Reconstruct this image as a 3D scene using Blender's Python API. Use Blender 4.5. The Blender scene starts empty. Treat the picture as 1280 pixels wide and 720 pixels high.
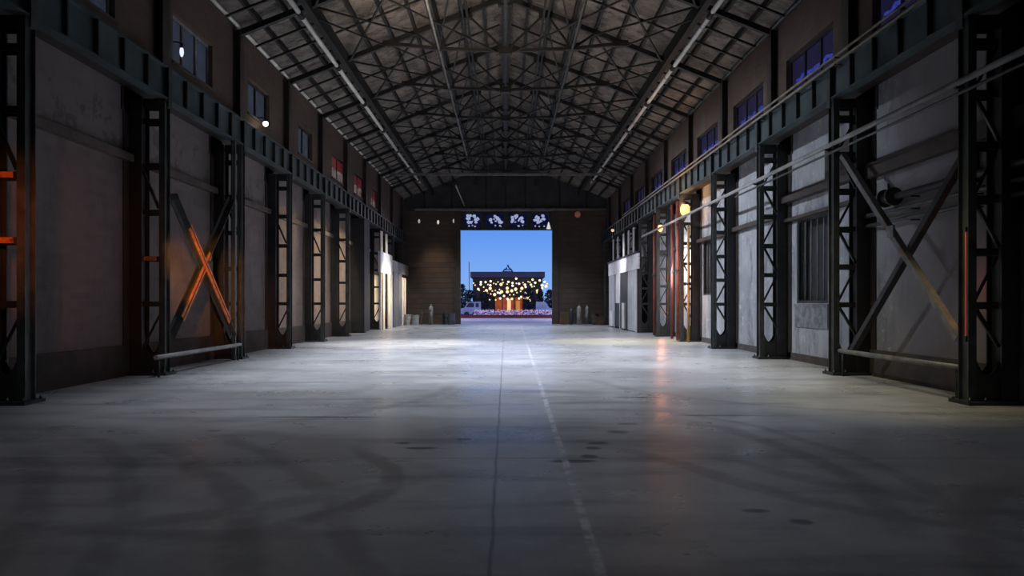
import bpy, math, random
from mathutils import Vector, Matrix
random.seed(7)
S = bpy.context.scene
COL = S.collection
PI = math.pi
ORD = ['first','second','third','fourth','fifth','sixth','seventh','eighth','ninth','tenth','eleventh','twelfth']

# ------------------------------------------------------------------ camera
cd = bpy.data.cameras.new('camera'); cam = bpy.data.objects.new('camera', cd); COL.objects.link(cam)
cam.location = (0, 0, 1.7); cam.rotation_euler = (PI/2, 0, 0)
cd.sensor_width = 36; cd.lens = 900/1280*36; cd.shift_x = 8/1280; cd.shift_y = 19/1280
cd.clip_start = .05; cd.clip_end = 600
S.camera = cam
S.view_settings.view_transform = 'Standard'; S.view_settings.look = 'None'
S.view_settings.gamma = 1; S.view_settings.use_curve_mapping = False; S.view_settings.exposure = 0

# ------------------------------------------------------------------ mesh builder
class MB:
    def __init__(s): s.v = []; s.f = []; s.smooth = []
    def add(s, vs, fs, sm=False):
        n = len(s.v); s.v += [tuple(v) for v in vs]
        for f in fs: s.f.append([n+i for i in f]); s.smooth.append(sm)
        return s
    def box(s, x0, x1, y0, y1, z0, z1):
        if x0 > x1: x0, x1 = x1, x0
        if y0 > y1: y0, y1 = y1, y0
        if z0 > z1: z0, z1 = z1, z0
        vs = [(x0,y0,z0),(x1,y0,z0),(x1,y1,z0),(x0,y1,z0),(x0,y0,z1),(x1,y0,z1),(x1,y1,z1),(x0,y1,z1)]
        return s.add(vs, [(0,3,2,1),(4,5,6,7),(0,1,5,4),(1,2,6,5),(2,3,7,6),(3,0,4,7)])
    def bar(s, a, b, w, h, up=(0,0,1)):
        a = Vector(a); b = Vector(b); d = (b-a).normalized(); u = Vector(up)
        if abs(d.dot(u)) > .98: u = Vector((0,1,0))
        r = d.cross(u).normalized(); u = r.cross(d).normalized()
        vs = []
        for p in (a, b):
            for i, j in ((-1,-1),(1,-1),(1,1),(-1,1)): vs.append(p + r*w/2*i + u*h/2*j)
        return s.add(vs, [(0,1,2,3),(7,6,5,4),(0,4,5,1),(1,5,6,2),(2,6,7,3),(3,7,4,0)])
    def angle(s, a, b, w, t=.012, up=(0,0,1), flip=1):
        a = Vector(a); b = Vector(b); d = (b-a).normalized(); u = Vector(up)
        if abs(d.dot(u)) > .98: u = Vector((0,1,0))
        r = d.cross(u).normalized(); u = r.cross(d).normalized()
        s.bar(a + u*(w/2), b + u*(w/2), t, w, up); s.bar(a + r*(w/2*flip), b + r*(w/2*flip), w, t, up)
        return s
    def tube(s, pts, r, n=10, caps=True):
        pts = [Vector(p) for p in pts]; rings = []
        for i, p in enumerate(pts):
            d = ((pts[min(i+1, len(pts)-1)] - pts[max(i-1, 0)])).normalized()
            u = Vector((0,0,1)) if abs(d.z) < .95 else Vector((1,0,0))
            a = d.cross(u).normalized(); b = a.cross(d).normalized()
            rings.append([p + (a*math.cos(2*PI*k/n) + b*math.sin(2*PI*k/n))*r for k in range(n)])
        base = len(s.v); s.v += [tuple(v) for rg in rings for v in rg]
        for i in range(len(pts)-1):
            for k in range(n):
                s.f.append([base+i*n+k, base+i*n+(k+1)%n, base+(i+1)*n+(k+1)%n, base+(i+1)*n+k]); s.smooth.append(True)
        if caps:
            s.f.append([base+k for k in range(n)][::-1]); s.smooth.append(False)
            m = base+(len(pts)-1)*n; s.f.append([m+k for k in range(n)]); s.smooth.append(False)
        return s
    def lathe(s, prof, c=(0,0,0), n=16):
        base = len(s.v)
        for r, z in prof:
            for k in range(n): s.v.append((c[0]+r*math.cos(2*PI*k/n), c[1]+r*math.sin(2*PI*k/n), c[2]+z))
        for i in range(len(prof)-1):
            for k in range(n):
                s.f.append([base+i*n+k, base+i*n+(k+1)%n, base+(i+1)*n+(k+1)%n, base+(i+1)*n+k]); s.smooth.append(True)
        s.f.append([base+k for k in range(n)][::-1]); s.smooth.append(False)
        m = base+(len(prof)-1)*n; s.f.append([m+k for k in range(n)]); s.smooth.append(False)
        return s
    def prism(s, poly, y0, y1):           # poly in XZ, extruded along Y
        n = len(poly)
        vs = [(x, y0, z) for x, z in poly] + [(x, y1, z) for x, z in poly]
        fs = [list(range(n)), list(range(2*n-1, n-1, -1))] + [(i, n+i, n+(i+1)%n, (i+1)%n) for i in range(n)]
        return s.add(vs, fs)
    def prismx(s, poly, x0, x1):          # poly in YZ, extruded along X
        n = len(poly)
        vs = [(x0, y, z) for y, z in poly] + [(x1, y, z) for y, z in poly]
        fs = [list(range(n)), list(range(2*n-1, n-1, -1))] + [(i, n+i, n+(i+1)%n, (i+1)%n) for i in range(n)]
        return s.add(vs, fs)
    def ball(s, c, r, n=10, m=6, sz=1):
        prof = [(max(r*math.sin(PI*i/m), r*.02), -r*sz*math.cos(PI*i/m)) for i in range(m+1)]
        return s.lathe(prof, c, n)
    def build(s, name, mat, parent=None):
        me = bpy.data.meshes.new(name); me.from_pydata(s.v, [], s.f)
        import bmesh
        bm = bmesh.new(); bm.from_mesh(me); bmesh.ops.recalc_face_normals(bm, faces=bm.faces); bm.to_mesh(me); bm.free()
        for p, sm in zip(me.polygons, s.smooth): p.use_smooth = sm
        me.materials.append(mat)
        o = bpy.data.objects.new(name, me); COL.objects.link(o)
        if parent: o.parent = parent
        return o

def tag(o, label, cat, group=None, kind=None):
    o['label'] = label; o['category'] = cat
    if group: o['group'] = group
    if kind: o['kind'] = kind
    return o
def thing(name, label, cat, loc=(0,0,0), rz=0, group=None, kind=None):
    o = bpy.data.objects.new(name, None); COL.objects.link(o); o.empty_display_size = .2
    o.location = loc; o.rotation_euler = (0,0,rz)
    return tag(o, label, cat, group, kind)
def struct(name, mb, mat, label=None, cat=None):
    o = mb.build(name, mat); o['kind'] = 'structure'
    if label: o['label'] = label; o['category'] = cat
    return o
def dup(root, loc, label, rz=None):
    r = root.copy(); COL.objects.link(r); r.location = loc; r['label'] = label
    if rz is not None: r.rotation_euler = (0,0,rz)
    for ch in list(root.children):
        c = ch.copy(); COL.objects.link(c); c.parent = r
        for g in list(ch.children):
            d = g.copy(); COL.objects.link(d); d.parent = c
    return r

# ------------------------------------------------------------------ materials
class NT:
    """tiny expression helper over shader math nodes"""
    def __init__(s, name):
        s.m = bpy.data.materials.new(name); s.m.use_nodes = True; s.t = s.m.node_tree
        s.b = s.t.nodes['Principled BSDF']; s.out = s.t.nodes['Material Output']
        s.tc = s.t.nodes.new('ShaderNodeTexCoord'); s.obj = s.tc.outputs['Object']
        g = s.t.nodes.new('ShaderNodeNewGeometry'); s.pos = g.outputs['Position']; s._xyz = None
    def xyz(s):
        if not s._xyz:
            n = s.t.nodes.new('ShaderNodeSeparateXYZ'); s.t.links.new(s.pos, n.inputs[0]); s._xyz = n.outputs
        return s._xyz
    def put(s, sock, v):
        if isinstance(v, (int, float)): sock.default_value = v
        elif isinstance(v, tuple): sock.default_value = (*v, 1) if len(v) == 3 and len(sock.default_value) == 4 else v
        else: s.t.links.new(v, sock)
    def math(s, op, a, b=0.0, c=None, clamp=False):
        n = s.t.nodes.new('ShaderNodeMath'); n.operation = op; n.use_clamp = clamp
        s.put(n.inputs[0], a); s.put(n.inputs[1], b)
        if c is not None: s.put(n.inputs[2], c)
        return n.outputs[0]
    def step(s, v, lo, hi, a=0.0, b=1.0):
        n = s.t.nodes.new('ShaderNodeMapRange'); n.interpolation_type = 'SMOOTHSTEP'
        s.put(n.inputs[0], v); n.inputs[1].default_value = lo; n.inputs[2].default_value = hi
        n.inputs[3].default_value = a; n.inputs[4].default_value = b
        return n.outputs[0]
    def vec(s, x, y, z=0.0):
        n = s.t.nodes.new('ShaderNodeCombineXYZ')
        for i, q in enumerate((x, y, z)): s.put(n.inputs[i], q)
        return n.outputs[0]
    def noise(s, scale, detail=4, rough=.55, vec=None, stretch=None):
        v = vec if vec is not None else s.pos
        if stretch:
            mp = s.t.nodes.new('ShaderNodeMapping'); s.t.links.new(v, mp.inputs[0]); mp.inputs['Scale'].default_value = stretch; v = mp.outputs[0]
        n = s.t.nodes.new('ShaderNodeTexNoise'); s.t.links.new(v, n.inputs['Vector'])
        n.inputs['Scale'].default_value = scale; n.inputs['Detail'].default_value = detail; n.inputs['Roughness'].default_value = rough
        return n.outputs[0]
    def mix(s, f, a, b, mode='MIX'):
        n = s.t.nodes.new('ShaderNodeMix'); n.data_type = 'RGBA'; n.blend_type = mode
        s.put(n.inputs[0], f); s.put(n.inputs[6], a); s.put(n.inputs[7], b)
        return n.outputs[2]
    def bump(s, h, strength=.3, dist=.02):
        n = s.t.nodes.new('ShaderNodeBump'); n.inputs['Strength'].default_value = strength; n.inputs['Distance'].default_value = dist
        s.put(n.inputs['Height'], h); s.t.links.new(n.outputs[0], s.b.inputs['Normal'])
    def color(s, c): s.put(s.b.inputs['Base Color'], c)
    def rough(s, r): s.put(s.b.inputs['Roughness'], r)

def mottled(name, c0, c1, scale=1.5, rough=.6, metal=0, bump=0, stretch=None, third=None, tscale=4, tlo=.6, thi=.7):
    n = NT(name); f = n.step(n.noise(scale, 5, .6, stretch=stretch), .35, .65)
    c = n.mix(f, c0, c1)
    if third: c = n.mix(n.step(n.noise(tscale, 5, .65), tlo, thi), c, third)
    n.color(c); n.rough(rough); n.b.inputs['Metallic'].default_value = metal
    if bump: n.bump(n.noise(scale*8, 4), bump)
    return n.m
def emit(name, c, st):
    n = NT(name); n.color((.02,.02,.02)); n.b.inputs['Emission Color'].default_value = (*c, 1); n.b.inputs['Emission Strength'].default_value = st
    return n.m

M = {}
M['steel'] = mottled('black_steel', (.010,.011,.013), (.022,.024,.027), 2.5, .5, third=(.035,.018,.010), tscale=3, tlo=.62, thi=.75)
M['steel_edge'] = mottled('grey_green_steel', (.030,.034,.035), (.058,.066,.064), 3, .5, third=(.03,.018,.012), tscale=2.2, tlo=.58, thi=.7)
M['girder'] = mottled('teal_grey_steel', (.036,.050,.055), (.062,.083,.088), 1.2, .5, third=(.035,.03,.027), tscale=2, tlo=.6, thi=.72)
M['rail'] = mottled('worn_rail_steel', (.16,.135,.10), (.26,.22,.17), 2, .45)
M['pipe'] = mottled('pale_painted_pipe', (.20,.20,.20), (.33,.33,.33), 1.5, .45)
M['tube'] = mottled('light_grey_tube', (.62,.60,.55), (.78,.75,.69), 1.2, .4, third=(.36,.34,.30), tscale=1.5, tlo=.6, thi=.66)
M['truss'] = mottled('truss_steel', (.006,.006,.006), (.013,.0135,.0125), 2, .65)
M['orange_lit'] = mottled('orange_lit_steel', (.46,.12,.022), (.62,.20,.04), 5, .6, third=(.05,.03,.02), tscale=6, tlo=.55, thi=.7)  # orange light put into the steel colour
M['brace'] = mottled('grey_brace_steel', (.10,.10,.10), (.17,.165,.16), 4, .5, third=(.16,.07,.03), tscale=2.5, tlo=.58, thi=.72)
M['white'] = mottled('white_panel', (.62,.62,.64), (.74,.74,.76), 1.5, .85)
M['offwhite'] = mottled('pale_grey_panel', (.36,.37,.41), (.46,.47,.52), 1.2, .55)
M['greyband'] = mottled('grey_band', (.11,.11,.115), (.16,.16,.165), 1.2, .6)
M['darkpanel'] = mottled('dark_panel', (.014,.015,.018), (.024,.025,.03), 2, .7)
M['timber'] = mottled('dark_timber', (.05,.03,.018), (.09,.055,.03), 3, .6)
M['drum'] = mottled('dark_drum', (.03,.035,.04), (.05,.055,.06), 3, .45)
M['cyl'] = mottled('pale_cylinder', (.22,.23,.22), (.32,.33,.32), 3, .45)

# floor ------------------------------------------------------------
def floor_mat():
    n = NT('worn_concrete'); x, y, z = n.xyz()
    big = n.noise(.22, 5, .6); mid = n.noise(1.3, 6, .65); fine = n.noise(14, 4, .6)
    c = n.mix(n.step(big, .32, .68), (.235,.236,.245), (.335,.335,.345))
    c = n.mix(n.step(mid, .38, .72, 0, .6), c, (.20,.198,.20))
    c = n.mix(n.step(fine, .5, .8, 0, .28), c, (.42,.42,.42))
    # broad sweeping wear across the hall
    sw = n.noise(1.1, 4, .6, stretch=(.25,1.6,1))
    c = n.mix(n.step(sw, .48, .68, 0, .55), c, (.125,.125,.135))
    wob = n.math('MULTIPLY', n.math('SUBTRACT', n.noise(.5, 3), .5), .5)
    xs = n.math('ADD', x, wob); ys = n.math('ADD', y, n.math('MULTIPLY', wob, 1.3))
    brk = n.step(n.noise(2.2, 5, .65), .28, .55, .25, 1)
    def arc(cx, cy, r, w, y0, y1, side, k):
        d = n.math('SQRT', n.math('ADD', n.math('POWER', n.math('SUBTRACT', xs, cx), 2), n.math('POWER', n.math('SUBTRACT', ys, cy), 2)))
        m = n.step(n.math('ABSOLUTE', n.math('SUBTRACT', d, r)), w*.25, w*.75, 1, 0)
        m = n.math('MULTIPLY', m, n.step(y, y0-.6, y0+.4)); m = n.math('MULTIPLY', m, n.step(y, y1-.5, y1+.6, 1, 0))
        m = n.math('MULTIPLY', m, n.step(x, cx-.01, cx+.01) if side > 0 else n.step(x, cx-.01, cx+.01, 1, 0))
        return n.math('MULTIPLY', n.math('MULTIPLY', m, brk), k)
    marks = [(-3.1,6.9,2.0,.26,5.5,8.3,1,.75), (-9.6,2.5,8.2,.28,4.5,8.6,1,.6), (-9.6,2.5,8.9,.22,4.5,9.4,1,.5),
             (-12.0,2.0,9.0,.3,4.2,8.4,1,.55), (-12.0,2.0,9.75,.25,4.2,9.2,1,.45), (-6.0,12.4,7.5,.3,4.2,7,1,.45),
             (-2.2,7.5,5.6,.26,5.5,10.6,1,.55), (-2.2,7.5,6.1,.18,5.5,11.2,1,.45), (9.5,12.0,8.9,.28,4.4,8.5,-1,.5),
             (9.5,12.0,8.2,.24,4.4,8,-1,.45), (7.0,3.5,4.0,.3,4,6.8,-1,.45), (-7.5,15,6.4,.25,10,15,1,.4), (8,17,6.2,.25,10,16,-1,.4)]
    tot = None
    for a in marks:
        m = arc(*a); tot = m if tot is None else n.math('MAXIMUM', tot, m)
    # short dark smears and spots
    spots = [(-1.25,8.75,.10,.09), (-1.0,8.45,.22,.08), (-.52,9.0,.12,.07), (.93,7.98,.11,.10), (1.03,8.45,.10,.10), (1.12,8.75,.14,.10),
             (1.48,9.5,.15,.12), (1.72,10.15,.16,.10), (.72,7.75,.28,.10), (2.4,13.0,.5,.09), (-2.8,10.75,1.0,.07), (3.2,10.9,.7,.08),
             (2.05,5.9,.12,.06), (2.3,5.6,.10,.08), (-3.9,9.6,.12,.06), (-2.7,9.9,.10,.05), (-6.5,12.6,.12,.06)]
    sp = None; edge = n.math('MULTIPLY', n.math('SUBTRACT', n.noise(7, 3), .5), .9)
    for sx, sy, ax, ay in spots:
        d = n.math('ADD', n.math('POWER', n.math('DIVIDE', n.math('SUBTRACT', x, sx), ax), 2), n.math('POWER', n.math('DIVIDE', n.math('SUBTRACT', y, sy), ay), 2))
        m = n.step(n.math('ADD', d, edge), .4, 1.2, 1, 0); sp = m if sp is None else n.math('MAXIMUM', sp, m)
    c = n.mix(n.math('MULTIPLY', tot, .66, clamp=True), c, (.05,.05,.055))
    c = n.mix(n.math('MULTIPLY', sp, .75), c, (.05,.05,.052))
    # slab joints
    jit = n.math('MULTIPLY', n.math('SUBTRACT', n.noise(1.6, 3), .5), .05)
    j = n.step(n.math('ABSOLUTE', n.math('ADD', n.math('ADD', x, .1), jit)), .006, .022, 1, 0)
    for yy in (7.9, 13.7, 19.5, 25.3, 31.1, 36.9, 42.7, 48.5):
        jj = n.step(n.math('ABSOLUTE', n.math('ADD', n.math('SUBTRACT', y, yy), jit)), .02, .045, 1, 0)
        j = n.math('MAXIMUM', j, n.math('MULTIPLY', jj, .55))
    c = n.mix(n.math('MULTIPLY', j, .5), c, (.05,.05,.052))
    # worn painted line, slightly skew to the joint
    lx = n.math('SUBTRACT', n.math('SUBTRACT', x, .60), n.math('MULTIPLY', n.math('SUBTRACT', y, 4.5), .0115))
    ln = n.step(n.math('ABSOLUTE', n.math('ADD', lx, jit)), .022, .05, 1, 0)
    ln = n.math('MULTIPLY', ln, n.step(n.noise(3.5, 5, .7), .40, .62))
    c = n.mix(n.math('MULTIPLY', ln, .75), c, (.5,.5,.5))
    n.color(c)
    r = n.step(n.noise(.6, 5, .65), .3, .7, .25, .40); r = n.math('ADD', r, n.math('MULTIPLY', tot, .08)); n.rough(r)
    n.b.inputs['Specular IOR Level'].default_value = .4
    n.bump(n.math('ADD', n.noise(3, 5, .6, stretch=(1,1.6,1)), n.math('MULTIPLY', fine, .3)), .09, .02)
    return n.m
M['floor'] = floor_mat()

def brick_mat(name, c1, c2, mortar, patch, scale=1.0, plo=.55, phi=.68, bumps=.25, marks=False):
    n = NT(name); x, y, z = n.xyz()
    b = n.t.nodes.new('ShaderNodeTexBrick'); n.t.links.new(n.vec(y, z), b.inputs['Vector'])
    b.inputs['Scale'].default_value = scale; b.inputs['Brick Width'].default_value = .46; b.inputs['Row Height'].default_value = .16
    b.inputs['Mortar Size'].default_value = .012; b.inputs['Color1'].default_value = (*c1,1); b.inputs['Color2'].default_value = (*c2,1); b.inputs['Mortar'].default_value = (*mortar,1)
    c = n.mix(n.step(n.noise(.55, 5, .65), plo, phi, 0, .8), b.outputs[0], patch)
    c = n.mix(n.step(n.noise(1.4, 5, .7, stretch=(1,1,.35)), .5, .75, 0, .55), c, tuple(k*.55 for k in c1))
    if marks:
        band = n.math('MULTIPLY', n.step(z, 5.2, 5.35), n.step(z, 6.1, 6.35, 1, 0))
        c = n.mix(n.math('MULTIPLY', band, n.step(n.noise(2.3, 4, .6, stretch=(1,1,.8)), .52, .58, 0, .85)), c, (.035,.03,.034))
        c = n.mix(n.math('MULTIPLY', n.step(z, 5.25, 5.3), .35), c, (.19,.165,.165))
    n.color(c); n.rough(.85); n.bump(n.math('ADD', b.outputs[1], n.noise(9, 4)), bumps, .01)
    return n.m
M['wall_left'] = brick_mat('dim_brown_brick', (.120,.098,.098), (.150,.122,.120), (.135,.115,.112), (.165,.142,.142), plo=.48, phi=.62, marks=True)
M['wall_upper'] = brick_mat('brown_brick', (.078,.052,.040), (.10,.066,.050), (.07,.055,.045), (.115,.085,.07))
def plaster():
    n = NT('grey_plaster'); x, y, z = n.xyz()
    c = n.mix(n.step(n.noise(.5, 5, .6), .35, .65), (.21,.215,.235), (.31,.315,.34))
    c = n.mix(n.step(n.noise(1.6, 6, .7, stretch=(1,1,.3)), .46, .68, 0, .85), c, (.10,.10,.112))
    c = n.mix(n.step(n.noise(3.5, 5, .7), .57, .68, 0, .7), c, (.44,.44,.47))
    c = n.mix(n.math('MULTIPLY', n.step(y, 15, 17.4, 1, 0), .85), c, (.165,.145,.15))   # older brownish bricks in the front bays
    n.color(c); n.rough(.8); n.bump(n.noise(5, 5, .65), .25, .02)
    return n.m
M['wall_right'] = plaster()
M['base'] = mottled('dark_base', (.035,.028,.026), (.06,.046,.042), 2, .8, bump=.2)
M['trim'] = mottled('dark_brown_steel', (.030,.022,.020), (.05,.036,.032), 2, .6)
M['ledge'] = mottled('brown_ledge', (.055,.042,.038), (.09,.07,.062), 2, .7)
M['frame'] = mottled('window_frame_dark', (.015,.015,.02), (.028,.028,.034), 3, .5)
M['framepale'] = mottled('window_frame_pale', (.16,.155,.16), (.24,.23,.24), 3, .5)
def roof_mat():
    n = NT('weathered_roof_sheet'); x, y, z = n.xyz()
    c = n.mix(n.step(n.noise(.9, 5, .65), .35, .68), (.105,.088,.075), (.215,.183,.156))
    c = n.mix(n.step(n.noise(2.2, 6, .72), .46, .64, 0, .85), c, (.045,.038,.034))
    n.color(c); n.rough(.8)
    w = n.math('SINE', n.math('MULTIPLY', y, 42)); n.bump(n.math('ADD', w, n.math('MULTIPLY', n.noise(4, 4), 3)), .35, .02)
    return n.m
M['roof'] = roof_mat()
def plank_mat():
    n = NT('dark_boarding'); x, y, z = n.xyz()
    row = n.math('FRACT', n.math('MULTIPLY', z, 1/.42)); line = n.step(n.math('ABSOLUTE', n.math('SUBTRACT', row, .5)), .43, .49)
    idx = n.math('FLOOR', n.math('MULTIPLY', z, 1/.42))
    f = n.noise(3, 4, .6, vec=n.vec(n.math('MULTIPLY', x, .15), idx))
    c = n.mix(n.step(f, .3, .7), (.046,.033,.025), (.082,.060,.046)); c = n.mix(n.math('MULTIPLY', line, .9), c, (.02,.016,.013))
    n.color(c); n.rough(.7); n.bump(line, .3, .02)
    return n.m
M['plank'] = plank_mat()
M['gable'] = mottled('dark_gable_sheet', (.022,.023,.028), (.038,.04,.048), 1, .6)

def glass(name, tint, dirt, f=.25):
    n = NT(name); n.color(dirt); n.rough(.35)
    tr = n.t.nodes.new('ShaderNodeBsdfTransparent'); tr.inputs[0].default_value = (*tint, 1)
    gl = n.t.nodes.new('ShaderNodeBsdfGlossy'); gl.inputs['Roughness'].default_value = .12; gl.inputs[0].default_value = (.5,.5,.5,1)
    m1 = n.t.nodes.new('ShaderNodeMixShader'); m2 = n.t.nodes.new('ShaderNodeMixShader')
    n.put(m1.inputs[0], n.step(n.noise(2.5, 4, .6), .3, .75, f*.4, f)); n.t.links.new(tr.outputs[0], m1.inputs[1]); n.t.links.new(n.b.outputs[0], m1.inputs[2])
    m2.inputs[0].default_value = .06; n.t.links.new(m1.outputs[0], m2.inputs[1]); n.t.links.new(gl.outputs[0], m2.inputs[2])
    n.t.links.new(m2.outputs[0], n.out.inputs[0]); return n.m
M['glass_blue'] = glass('dusk_glass', (.46,.27,.27), (.05,.05,.08))
M['glass_grey'] = glass('dirty_grey_glass', (.70,.48,.34), (.05,.06,.08), .3)
M['glass_tran'] = glass('clear_transom_glass', (.95,.95,1), (.4,.4,.45), .2)

# ------------------------------------------------------------------ layout constants
XL, XR = 8.05, 7.75            # aisle faces of the column rows
Y0, DY = 12.2, 4.95
NB = 10                        # columns per row
YK = [Y0 + DY*k for k in range(NB)]
XW, XU, XWR = 8.9, 8.3, 8.62              # lower wall face, upper wall face
YF = 58.8; YB = -8.0
ZG0, ZG1 = 6.55, 7.32
AP, SL = 13.2, .395            # truss apex, slope
def rz(x): return AP + .28 - SL*abs(x)     # roof underside

# ------------------------------------------------------------------ floor, walls, roof
struct('floor', MB().box(-9.6, 9.6, YB-.3, YF+.6, -.3, 0), M['floor'], 'worn grey concrete hall floor with tyre marks, joint and pale painted line', 'floor')

WINR = [(YK[k]+1.1, YK[k]+4.15, 7.78, 8.86) for k in range(-1+1, 8)]
WINR[0] = (13.35, 16.3, 7.78, 9.0)
WINL = [(12.9,15.3,7.7,8.95),(17.95,20.4,7.75,9.0),(23.2,25.3,7.85,9.0),(28.8,30.9,7.75,8.95),(34.4,37.4,7.75,8.95),(39.5,42.2,7.75,8.95),(44.5,46.6,7.75,8.9)]
def upper_wall(side, wins):
    mb = MB(); a, b = side*XU, side*(XU+.20); zt = 10.4
    edge = YB
    for (y0, y1, z0, z1) in wins:
        mb.box(a, b, edge, y0, 6.9, zt); mb.box(a, b, y0, y1, 6.9, z0); mb.box(a, b, y0, y1, z1, zt); edge = y1
    mb.box(a, b, edge, YF, 6.9, zt)
    return mb
struct('wall_left', upper_wall(-1, WINL), M['wall_upper'], 'brown brick upper wall with windows above the left girder', 'wall')
struct('wall_right', upper_wall(1, WINR), M['wall_upper'], 'brown brick upper wall with blue windows above the right girder', 'wall')
for s_, nm, q in ((-1,'left',7),(1,'right',8)):
    struct('trim_%d' % q, MB().box(s_*XU, s_*(XW+.3), YB, YF, 6.75, 6.9), M['trim'], 'dark soffit above the lower %s wall' % nm, 'soffit')  # shade under the girder put into the dark soffit colour
# lower walls; the right one has two openings
struct('wall_lower_left', MB().box(-XW, -XW-.35, YB, YF, 0, 6.76), M['wall_left'], 'dim brownish wall behind the left row of columns', 'wall')
OPR = [(19.25, 21.3, 1.7, 4.15), (29.6, 31.4, 2.05, 4.45)]
mb = MB(); e = YB
for (y0, y1, z0, z1) in OPR:
    mb.box(XWR, XWR+.35, e, y0, 0, 6.76); mb.box(XWR, XWR+.35, y0, y1, 0, z0); mb.box(XWR, XWR+.35, y0, y1, z1, 6.76); e = y1
mb.box(XWR, XWR+.35, e, YF, 0, 6.76)
struct('wall_lower_right', mb, M['wall_right'], 'patchy grey plastered wall behind the right row of columns', 'wall')
for i, (y0, y1, z0, z1) in enumerate(OPR):
    w = struct('window_%d' % (40+i), MB().box(XWR+.30, XWR+.35, y0, y1, z0, z1), M['darkpanel'], ['dark window with upright bars low on the right wall', 'tall narrow dark window further along the right wall'][i], 'window')
    fr = MB(); fr.box(XWR+.02, XWR+.1, y0, y0+.08, z0, z1).box(XWR+.02, XWR+.1, y1-.08, y1, z0, z1).box(XWR+.02, XWR+.1, y0+.08, y1-.08, z1-.08, z1).box(XWR+.02, XWR+.1, y0+.08, y1-.08, z0, z0+.08)
    fr.build('window_frame', M['frame'], w)
    for q in range(4):
        yy = y0 + (y1-y0)*(q+1)/5; MB().tube([(XWR+.08, yy, z0+.05), (XWR+.08, yy, z1-.05)], .022, 8).build('bar', M['brace'], w)
# patched masonry under the first dark window, standing slightly proud
struct('trim_1', MB().box(XWR-.04, XWR, 19.2, 21.35, 1.0, 1.66).box(XWR-.06, XWR, 19.18, 21.37, 1.6, 1.68), mottled('rough_grey_block', (.10,.105,.12),(.20,.205,.225),4,.8,bump=.4), 'rough grey block patch below the barred window', 'wall patch')
struct('baseboard_left', MB().box(-XW, -XW+.05, YB, YF-.2, 0, .72), M['base'], 'dark band along the foot of the left wall', 'baseboard')
struct('baseboard_right', MB().box(XWR-.05, XWR, YB, 17.0, 0, .62).box(XWR-.03, XWR, 17.0, YF-.2, 0, .22), M['base'], 'dark band along the foot of the right wall', 'baseboard')
struct('wall_back', MB().box(-9.3, 9.3, YB-.3, YB, 0, 13.6), M['wall_left'], 'brick wall closing the hall at the camera end', 'wall')
# roof: two slopes
mb = MB()
for s in (-1, 1):
    p = [(0, rz(0)), (s*9.0, rz(9.0)), (s*9.0, rz(9.0)+.12), (0, rz(0)+.12)]
    mb.prism(p, YB-.3, YF+.4)
struct('ceiling', mb, M['roof'], 'weathered brown corrugated underside of the pitched roof', 'roof')
# far wall round the great doorway
DX0, DX1, DZ = -3.68, 3.80, 7.66
mb = MB().box(-9.2, DX0, YF, YF+.3, 0, 9.25).box(DX1, 9.2, YF, YF+.3, 0, 9.25)
struct('wall_far', mb, M['plank'], 'dark boarded end wall on both sides of the great doorway', 'wall')
mb = MB().prism([(-9.2, 9.25), (9.2, 9.25), (9.2, rz(9.2)+.05), (0, rz(0)+.05), (-9.2, rz(9.2)+.05)], YF, YF+.3)
struct('wall_gable', mb, M['gable'], 'dark gable above the transom at the far end', 'wall')
mb = MB()
for xx in (-6.6,-4.4,-1.6,0,1.6,4.4,6.6): mb.box(xx-.07, xx+.07, YF-.12, YF, 9.3, rz(xx)-.1)
struct('trim_2', mb, M['truss'], 'upright posts on the dark far gable', 'trim')
# door jambs
struct('trim_3', MB().box(DX0-.5, DX0, YF-.25, YF+.35, 0, 9.2).box(DX1, DX1+.5, YF-.25, YF+.35, 0, 9.2), M['trim'], 'dark jambs of the great doorway', 'door jamb')
# transom with four panes
zt0, zt1 = DZ, 9.2
mb = MB().box(DX0, DX1, YF-.1, YF+.2, zt0, zt0+.22).box(DX0, DX1, YF-.1, YF+.2, zt1-.22, zt1)
pw = (DX1-DX0)/4
for q in range(5):
    xx = DX0 + pw*q; a = .24 if 0 < q < 4 else .30
    mb.box(max(xx-a, DX0), min(xx+a, DX1), YF-.1, YF+.2, zt0+.22, zt1-.22)
mb.box(DX0, DX1, YF-.06, YF+.12, zt0+.44, zt0+.50)
w = struct('window_1', mb, M['frame'], 'transom of four broken panes above the great doorway', 'window')
random.seed(3)
def shard(mb, cx, cz, r, y):
    k = random.randint(5, 7); a0 = random.random()*6
    pts = [(cx + r*random.uniform(.55,1.1)*math.cos(a0+2*PI*i/k), cz + r*.9*random.uniform(.55,1.1)*math.sin(a0+2*PI*i/k)) for i in range(k)]
    mb.prism(pts, y, y+.012)
M['lit_pane'] = emit('pale_lit_pane', (.52,.58,.92), .62)
M['deep_pane'] = glass('deep_blue_pane', (.10,.13,.22), (.03,.04,.08))
for q in range(4):
    a = DX0 + pw*q + (.30 if q == 0 else .24); b = DX0 + pw*(q+1) - (.30 if q == 3 else .24)
    MB().box(a, b, YF+.03, YF+.045, zt0+.22, zt1-.22).build('pane', M['deep_pane'], w)
    mb = MB()
    for j in range(18):
        shard(mb, random.uniform(a+.2, b-.2), random.uniform(zt0+.62, zt1-.34), random.uniform(.08,.20), YF+.0-.002*j)
    for j in range(3): shard(mb, random.uniform(a+.15, b-.15), random.uniform(zt0+.30, zt0+.40), random.uniform(.06,.12), YF-.03-.002*j)
    mb.build('pale_shards', M['lit_pane'], w)

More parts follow.
